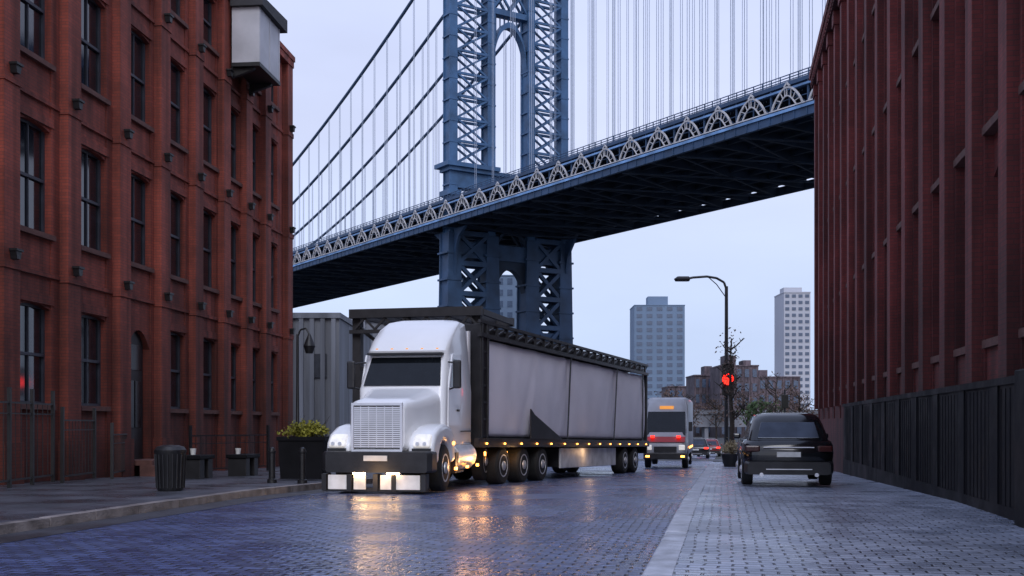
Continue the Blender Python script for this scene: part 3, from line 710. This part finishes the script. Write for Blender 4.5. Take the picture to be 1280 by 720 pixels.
# ---------------- foliage
def leaves(n,cen,rad,size,clumps=14,seed=1):
    rnd=random.Random(seed); mb=MB(); cl=[]
    for _ in range(clumps):
        while True:
            v=Vector((rnd.uniform(-1,1),rnd.uniform(-1,1),rnd.uniform(-1,1)))
            if v.length<1: break
        cl.append((Vector((cen[0]+v.x*rad[0]*.8,cen[1]+v.y*rad[1]*.8,cen[2]+v.z*rad[2]*.8)),rnd.uniform(.25,.5)))
    for i in range(n):
        c,r=rnd.choice(cl); v=Vector((rnd.gauss(0,.5),rnd.gauss(0,.5),rnd.gauss(0,.5)))
        p=c+Vector((v.x*r*rad[0],v.y*r*rad[1],v.z*r*rad[2]))
        a=Vector((rnd.uniform(-1,1),rnd.uniform(-1,1),rnd.uniform(-1,1))).normalized(); b=a.cross(Vector((rnd.uniform(-1,1),rnd.uniform(-1,1),rnd.uniform(-1,1)))).normalized()
        s=size*rnd.uniform(.6,1.3)
        mb.add([p-a*s,p+b*s*.5,p+a*s,p-b*s*.5],[(0,1,2,3)])
    return mb
def tree(px,D,h,r,lm,label,seed,nleaf=1800,ls=.22,group=None):
    x,y=P(px,D); t=empty('tree',(x,y,gz(y))); tag(t,label,'tree',group); rnd=random.Random(seed)
    m=MB(); m.tube([(0,0,0),(.05,0,h*.3),(-.05,.05,h*.55),(0,0,h*.9)],[h*.022,h*.017,h*.012,h*.003],8)
    for i in range(18):
        z=h*rnd.uniform(.3,.85); an=rnd.uniform(0,6.28); L=r*rnd.uniform(.6,1.0)*(1.1-z/h*.5)
        e=(L*math.cos(an),L*math.sin(an),z+L*.8); md=(e[0]*.5,e[1]*.5,z+L*.3)
        m.tube([(0,0,z),md,e],[h*.008,h*.005,h*.003],5)
        for q in range(6):
            a2=rnd.uniform(0,6.28); l2=L*.4
            m.tube([md if q<2 else e,(md[0]*(1 if q<2 else 2)+l2*math.cos(a2),md[1]*(1 if q<2 else 2)+l2*math.sin(a2),(md if q<2 else e)[2]+l2*.8)],[h*.004,h*.0015],4)
    m.build('trunk','bark',t)
    if nleaf: leaves(nleaf,(0,0,h*.68),(r,r,h*.34),ls,22,seed).build('crown',lm,t)
tree(955,120,5.2,2.2,'leafg','low green tree in front of the far brick houses',11,900)
tree(935,135,7.0,2.6,'leafo','half bare brown tree left of the low green one',12,420,ls=.16)
tree(857,90,5.2,1.5,'leafo','small brown autumn tree beside the grey van roof',13,700,ls=.13)
tree(845,120,7.0,2.2,'leafo','taller brown autumn tree under the blue-grey apartment tower',14,800,ls=.16)
tree(914,54,6.8,.75,'leafo','nearly bare slim tree standing by the street lamp',15,420,ls=.07)
tree(1000,140,8,3,'leafo','brown tree close to the end of the right brick building',16,700,ls=.16)
tree(895,150,6.5,3,'leafo','wide brown tree at the end of the street',17,700,ls=.16)
tree(970,105,7.5,2.0,'leafo','bare branched tree between the signal post and the green tree',18,260,ls=.12)
# ---------------- left pavement
def planter(px,D,wd,hh_,lab,plab,seed,tall):
    x,y=P(px,D); t=empty('planter',(x,y,gz(y)+.13),R(4)); tag(t,lab,'planter')
    m=MB(); m.prism([(-wd/2+.06,0),(wd/2-.06,0),(wd/2,hh_-.1),(-wd/2,hh_-.1)],'y',-.4,.4); m.build('box','blackpanel',t,bev=.01)
    m=MB(); m.box(-wd/2-.03,wd/2+.03,-.44,-.36,hh_-.1,hh_); m.box(-wd/2-.03,wd/2+.03,.36,.44,hh_-.1,hh_); m.box(-wd/2-.03,-wd/2+.05,-.36,.36,hh_-.1,hh_); m.box(wd/2-.05,wd/2+.03,-.36,.36,hh_-.1,hh_); m.build('rim','blackpanel',t)
    s=empty('shrub',(x,y,gz(y)+.13+hh_-.1),0); tag(s,plab,'plant')
    leaves(1500,(0,0,tall*.45),(wd*.5,.42,tall*.5),.05,30,seed).build('foliage','leafy' if seed%2 else 'leafg',s)
    m=MB(); rn=random.Random(seed)
    for i in range(16): m.tube([(rn.uniform(-.3,.3)*wd,rn.uniform(-.2,.2),0),(rn.uniform(-.5,.5)*wd,rn.uniform(-.35,.35),tall*rn.uniform(.7,1.3))],[.012,.004],4)
    m.build('stems','bark',s)
planter(382,28.8,1.2,1.08,'tall black planter box beside the truck bumper','yellow green shrub in the black planter by the truck',21,.55)
x,y=P(213,21.3)
LBn=empty('litter_bin',(x,y,.13)); tag(LBn,'round black litter bin near the left kerb','litter bin')
m=MB(); m.lathe([(0,.22),(.05,.25),(.7,.28),(.74,.30),(.78,.30)],(0,0,0),'z',24); m.build('body','iron',LBn,smooth=True)
m=MB(); m.lathe([(.78,.29),(.84,.25),(.87,.14),(.80,.12)],(0,0,0),'z',24); m.build('lid','dark',LBn,smooth=True)
m=MB()
for i in range(20):
    a=i*math.pi/10; m.bar((.255*math.cos(a),.255*math.sin(a),.06),(.287*math.cos(a),.287*math.sin(a),.7),.02,.02)
m.build('slats','dark',LBn)
bol=None
for i,(px,D,lb) in enumerate(((340,25.6,'black bollard left of the planter box'),(378,25.2,'black bollard nearest the truck bumper, before the planter'))):
    x,y=P(px,D)
    if bol is None:
        bol=empty('bollard',(x,y,gz(y)+.13)); 
        m=MB(); m.lathe([(0,.11),(.08,.11),(.1,.075),(.68,.07),(.7,.09),(.74,.09)],(0,0,0),'z',16); m.build('post','iron',bol,smooth=True)
        m=MB(); m.lathe([(.74,.07),(.79,.06),(.82,.02)],(0,0,0),'z',16); m.build('cap','iron',bol,smooth=True); o=bol
    else: o=copy_tree(bol); o.location=(x,y,gz(y)+.13)
    tag(o,lb,'bollard','bollards on the left pavement')
for i,(px,D,L_,lb) in enumerate(((246,28.6,.9,'low dark block bench behind the litter bin'),(304,31.0,1.0,'low dark block bench nearer the planter'))):
    x,y=P(px,D); t=empty('bench',(x,y,gz(y)+.13),R(92)); tag(t,lb,'bench','block benches on the left pavement')
    MB().box(-L_/2,L_/2,-.3,.3,.5,.6).build('seat','blackpanel',t,bev=.015)
    for s in (-1,1): MB().box(s*(L_/2-.2)-.14,s*(L_/2-.2)+.14,-.26,.26,0,.495).build('leg','iron',t,bev=.01)
    c=MB(); c.lathe([(0,.06),(.15,.08),(.16,.08)],(0,0,0),'z',16); cc=c.build('paper_tub','plate',None,(x+(-.1 if i==0 else -.15),y,gz(y)+.13+.602),smooth=True)
    tag(cc,'small white tub standing on the '+('left' if i==0 else 'right')+' bench before the brick wall','tub')
def railing(pxa,Da,pxb,Db,h,lab,sp=.13,posts=2):
    xa,ya=P(pxa,Da); xb,yb=P(pxb,Db); t=empty('railing',(xa,ya,gz(ya)+.13),math.atan2(yb-ya,xb-xa)); L_=math.hypot(xb-xa,yb-ya); tag(t,lab,'railing')
    for z,tk in ((h,.035),(.15,.035),(h-.22,.022)): MB().bar((0,0,z),(L_,0,z),tk,tk).build('rail','iron',t)
    m=MB(); n=int(L_/sp)
    for i in range(1,n): m.bar((L_*i/n,0,.15),(L_*i/n,0,h),.012,.012)
    m.build('balusters','iron',t)
    for q in range(posts): xx=L_*q/(posts-1); MB().box(xx-.035,xx+.035,-.035,.035,0,h+.3).build('post','iron',t)
railing(-20,21.0,66,24.6,1.7,'tall thin black iron fence before the wall at the far left',.28,4)
railing(78,24.9,118,27.0,1.4,'black iron railing between the wall and the arched doorway',.2)
railing(140,27.8,160,29.9,1.1,'short black handrail beside the doorway steps')
railing(238,31.5,335,34.5,1.1,'black iron railing behind the benches',.2)
x,y=P(372,38); t=empty('lantern_post',(x,y,gz(y)+.13)); tag(t,'old dark lantern post at the corner of the left brick building','street lamp')
MB().lathe([(0,.16),(.5,.12),(.6,.07),(3.0,.05),(4.6,.045)],(0,0,0),'z',12).build('pole','iron',t,smooth=True)
m=MB(); m.tube([(0,0,4.5),(.1,0,4.75),(.3,0,4.8),(.42,0,4.6)],.03); m.build('arm','iron',t); MB().lathe([(3.95,.12),(4.2,.2),(4.45,.1),(4.6,.04)],(.42,0,0),'z',14).build('lantern','iron',t,smooth=True)
x,y=P(914,48); t=empty('planter',(x,y,gz(y)+.09)); tag(t,'small round flower tub at the foot of the street lamp','planter')
MB().lathe([(0,.3),(.5,.42),(.55,.44),(.55,.38)],(0,0,0),'z',18).build('tub','iron',t,smooth=True); leaves(700,(0,0,.85),(.5,.5,.35),.05,16,8).build('flowers','leafw',t)
# ---------------- background buildings
def simple_building(name,pxl,pxr,D,ytop,dep,m,label,nf,nw,wm='winfar',ang=0,wf=.55,hf=.55,steps=None,ribs=0):
    X0=(pxl-640)/F*D; X1=(pxr-640)/F*D; W=X1-X0; x,y=c2s(X0,D); hgt=ZZ(ytop,D)+1.5
    t=empty(name,(x,y,-1.5),A+ang); tag(t,label,'building')
    w_=MB(); w_.box(0,W,0,dep,0,hgt)
    for i in range(ribs):
        xx=W*(i+.5)/ribs; w_.box(xx-.12,xx+.12,-.18,-.005,0,hgt)
    w_.build('wall',m,t)
    r=MB(); r.box(-.1,W+.1,-.22,dep+.1,hgt+.003,hgt+.3)
    for (a_,b_,c_) in (steps or []): r.box(W*a_,W*b_,dep*.3,dep*.7,hgt+.303,hgt+c_)
    r.build('roof',m,t)
    fh=hgt/nf; p=None
    for i in range(nf):
        for j in range(nw):
            bwid=W/nw; xx=bwid*(j+.5); zz=fh*i+fh*.25
            if p is None:
                q=MB(); q.box(-bwid*wf/2,bwid*wf/2,-.12,-.01,0,fh*hf); p=q.build('window',wm,t,(xx,0,zz))
            else: copy_tree(p,t,(xx,0,zz))
    return t
simple_building('apartment_tower',793,856,420,382,16,'tower1','blue-grey apartment tower standing beyond the trailer',18,5,steps=[(.3,.7,4)])
simple_building('apartment_tower',980,1013,330,366,12,'tower2','slender pale apartment tower next to the right brick building',22,4,steps=[(.1,.8,2)],wf=.6,hf=.5)
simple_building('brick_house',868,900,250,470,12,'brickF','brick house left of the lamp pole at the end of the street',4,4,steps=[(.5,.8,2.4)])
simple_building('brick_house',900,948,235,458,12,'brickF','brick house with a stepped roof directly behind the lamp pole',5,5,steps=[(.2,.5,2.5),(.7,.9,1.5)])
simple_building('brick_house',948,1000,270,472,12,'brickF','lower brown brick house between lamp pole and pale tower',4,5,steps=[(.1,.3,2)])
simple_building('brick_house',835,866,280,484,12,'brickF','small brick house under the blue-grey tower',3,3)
simple_building('grey_warehouse',330,424,62,398,14,'grey1','weathered grey industrial wall with vertical ribs behind the planter',2,2,wm='winind',wf=.35,hf=.3,ribs=7)
simple_building('concrete_building',426,600,85,402,14,'concrete','stained concrete building with ribs behind the white cab',2,4,wm='winind',wf=.4,hf=.3,ribs=9)
simple_building('glass_building',608,655,300,345,12,'tower1','small glassy building seen below the bridge deck',14,4)
x,y=P(900,150); t=MB(); t.box(-14,14,0,3,.6,2.7); t.box(-14,14,-.2,-.01,2.3,2.9)
for i in range(8): t.box(-12.5+i*3.5,-12+i*3.5,.3,2.6,-1.6,.59)
o=t.build('overpass','concrete',None,(x,y,.4)); o.rotation_euler=(0,0,A); tag(o,'low grey concrete overpass crossing the end of the street','overpass')
# steel canopy behind cab
x,y=P(436,44)
t=empty('loading_canopy',(x,y,gz(y)),A+R(-14)); tag(t,'dark open steel canopy on posts behind the white truck cab','canopy')
m=MB(); m.box(0,5.4,0,.28,5.95,6.3); m.box(0,5.4,5,5.28,5.95,6.3)
for i in range(8): m.box(.1+i*.74,.24+i*.74,.29,4.99,6.0,6.22)
for i in range(6): m.bar((.2+i*.85,.1,5.5),(.62+i*.85,.1,5.94),.08,.08); m.bar((.62+i*.85,.11,5.94),(1.05+i*.85,.11,5.5),.08,.08)
m.bar((0,.1,5.42),(5.4,.1,5.42),.14,.14); m.build('roof','roofdark',t)
for xx in (.2,2.3,5.1): MB().box(xx-.17,xx+.17,.30,.62,0,5.99).build('post','roofdark',t)
for a_,b_ in (((.2,.44,3.0),(2.2,.44,5.6)),((2.3,.44,4.0),(.3,.44,5.6)),((.2,.44,4.0),(5.1,.44,4.0))): MB().bar(a_,b_,.13,.13).build('brace','roofdark',t)
# ---------------- LIGHT
W=bpy.data.worlds.new('World'); bpy.context.scene.world=W; W.use_nodes=True; nt=W.node_tree; nt.nodes.clear()
out=nn(nt,'ShaderNodeOutputWorld'); b1=nn(nt,'ShaderNodeBackground'); b2=nn(nt,'ShaderNodeBackground'); ad=nn(nt,'ShaderNodeAddShader')
sk=nn(nt,'ShaderNodeTexSky',sky_type='NISHITA'); sk.sun_disc=False; sk.sun_elevation=R(12); sk.sun_rotation=R(160); sk.dust_density=2
b1.inputs['Strength'].default_value=.012; nt.links.new(sk.outputs[0],b1.inputs['Color'])
tc=nn(nt,'ShaderNodeTexCoord'); sx=nn(nt,'ShaderNodeSeparateXYZ'); nt.links.new(tc.outputs['Generated'],sx.inputs[0])
rp=nn(nt,'ShaderNodeValToRGB'); e=rp.color_ramp.elements
e[0].position=0; e[0].color=(.46,.58,.84,1); e[1].position=.9; e[1].color=(.47,.56,.86,1)
k=rp.color_ramp.elements.new(.25); k.color=(.57,.62,.84,1)
nt.links.new(sx.outputs['Z'],rp.inputs['Fac'])
mp=nn(nt,'ShaderNodeMapping'); mp.inputs['Scale'].default_value=(1,1,3); nt.links.new(tc.outputs['Generated'],mp.inputs['Vector'])
no=nn(nt,'ShaderNodeTexNoise'); no.inputs['Scale'].default_value=2.2; no.inputs['Detail'].default_value=5; nt.links.new(mp.outputs[0],no.inputs['Vector'])
mr=nn(nt,'ShaderNodeMapRange'); mr.inputs['From Min'].default_value=.3; mr.inputs['From Max'].default_value=.7; mr.inputs['To Min'].default_value=.9; mr.inputs['To Max'].default_value=1.10
nt.links.new(no.outputs['Fac'],mr.inputs['Value'])
vm=nn(nt,'ShaderNodeVectorMath',operation='SCALE'); nt.links.new(rp.outputs[0],vm.inputs[0]); nt.links.new(mr.outputs[0],vm.inputs['Scale'])
nt.links.new(vm.outputs[0],b2.inputs['Color']); b2.inputs['Strength'].default_value=1.18
nt.links.new(b1.outputs[0],ad.inputs[0]); nt.links.new(b2.outputs[0],ad.inputs[1]); nt.links.new(ad.outputs[0],out.inputs[0])
sd=bpy.data.lights.new('sun','SUN'); sd.energy=1.1; sd.angle=R(30); sd.color=(.97,.96,1); so=bpy.data.objects.new('sun',sd); C.objects.link(so)
so.rotation_euler=Vector((-.20,.76,-.60)).to_track_quat('-Z','Y').to_euler()
# ---------------- CAMERA
cd=bpy.data.cameras.new('camera'); cd.lens=36*F/1280; cd.sensor_width=36; cd.shift_y=(HZ-360)/1280; cd.clip_end=6000; cd.clip_start=.1
co=bpy.data.objects.new('camera',cd); C.objects.link(co); co.location=(0,0,H); co.rotation_euler=(R(90),0,A)
bpy.context.scene.camera=co
s=bpy.context.scene; s.view_settings.view_transform='Standard'; s.view_settings.look='None'; s.view_settings.exposure=0
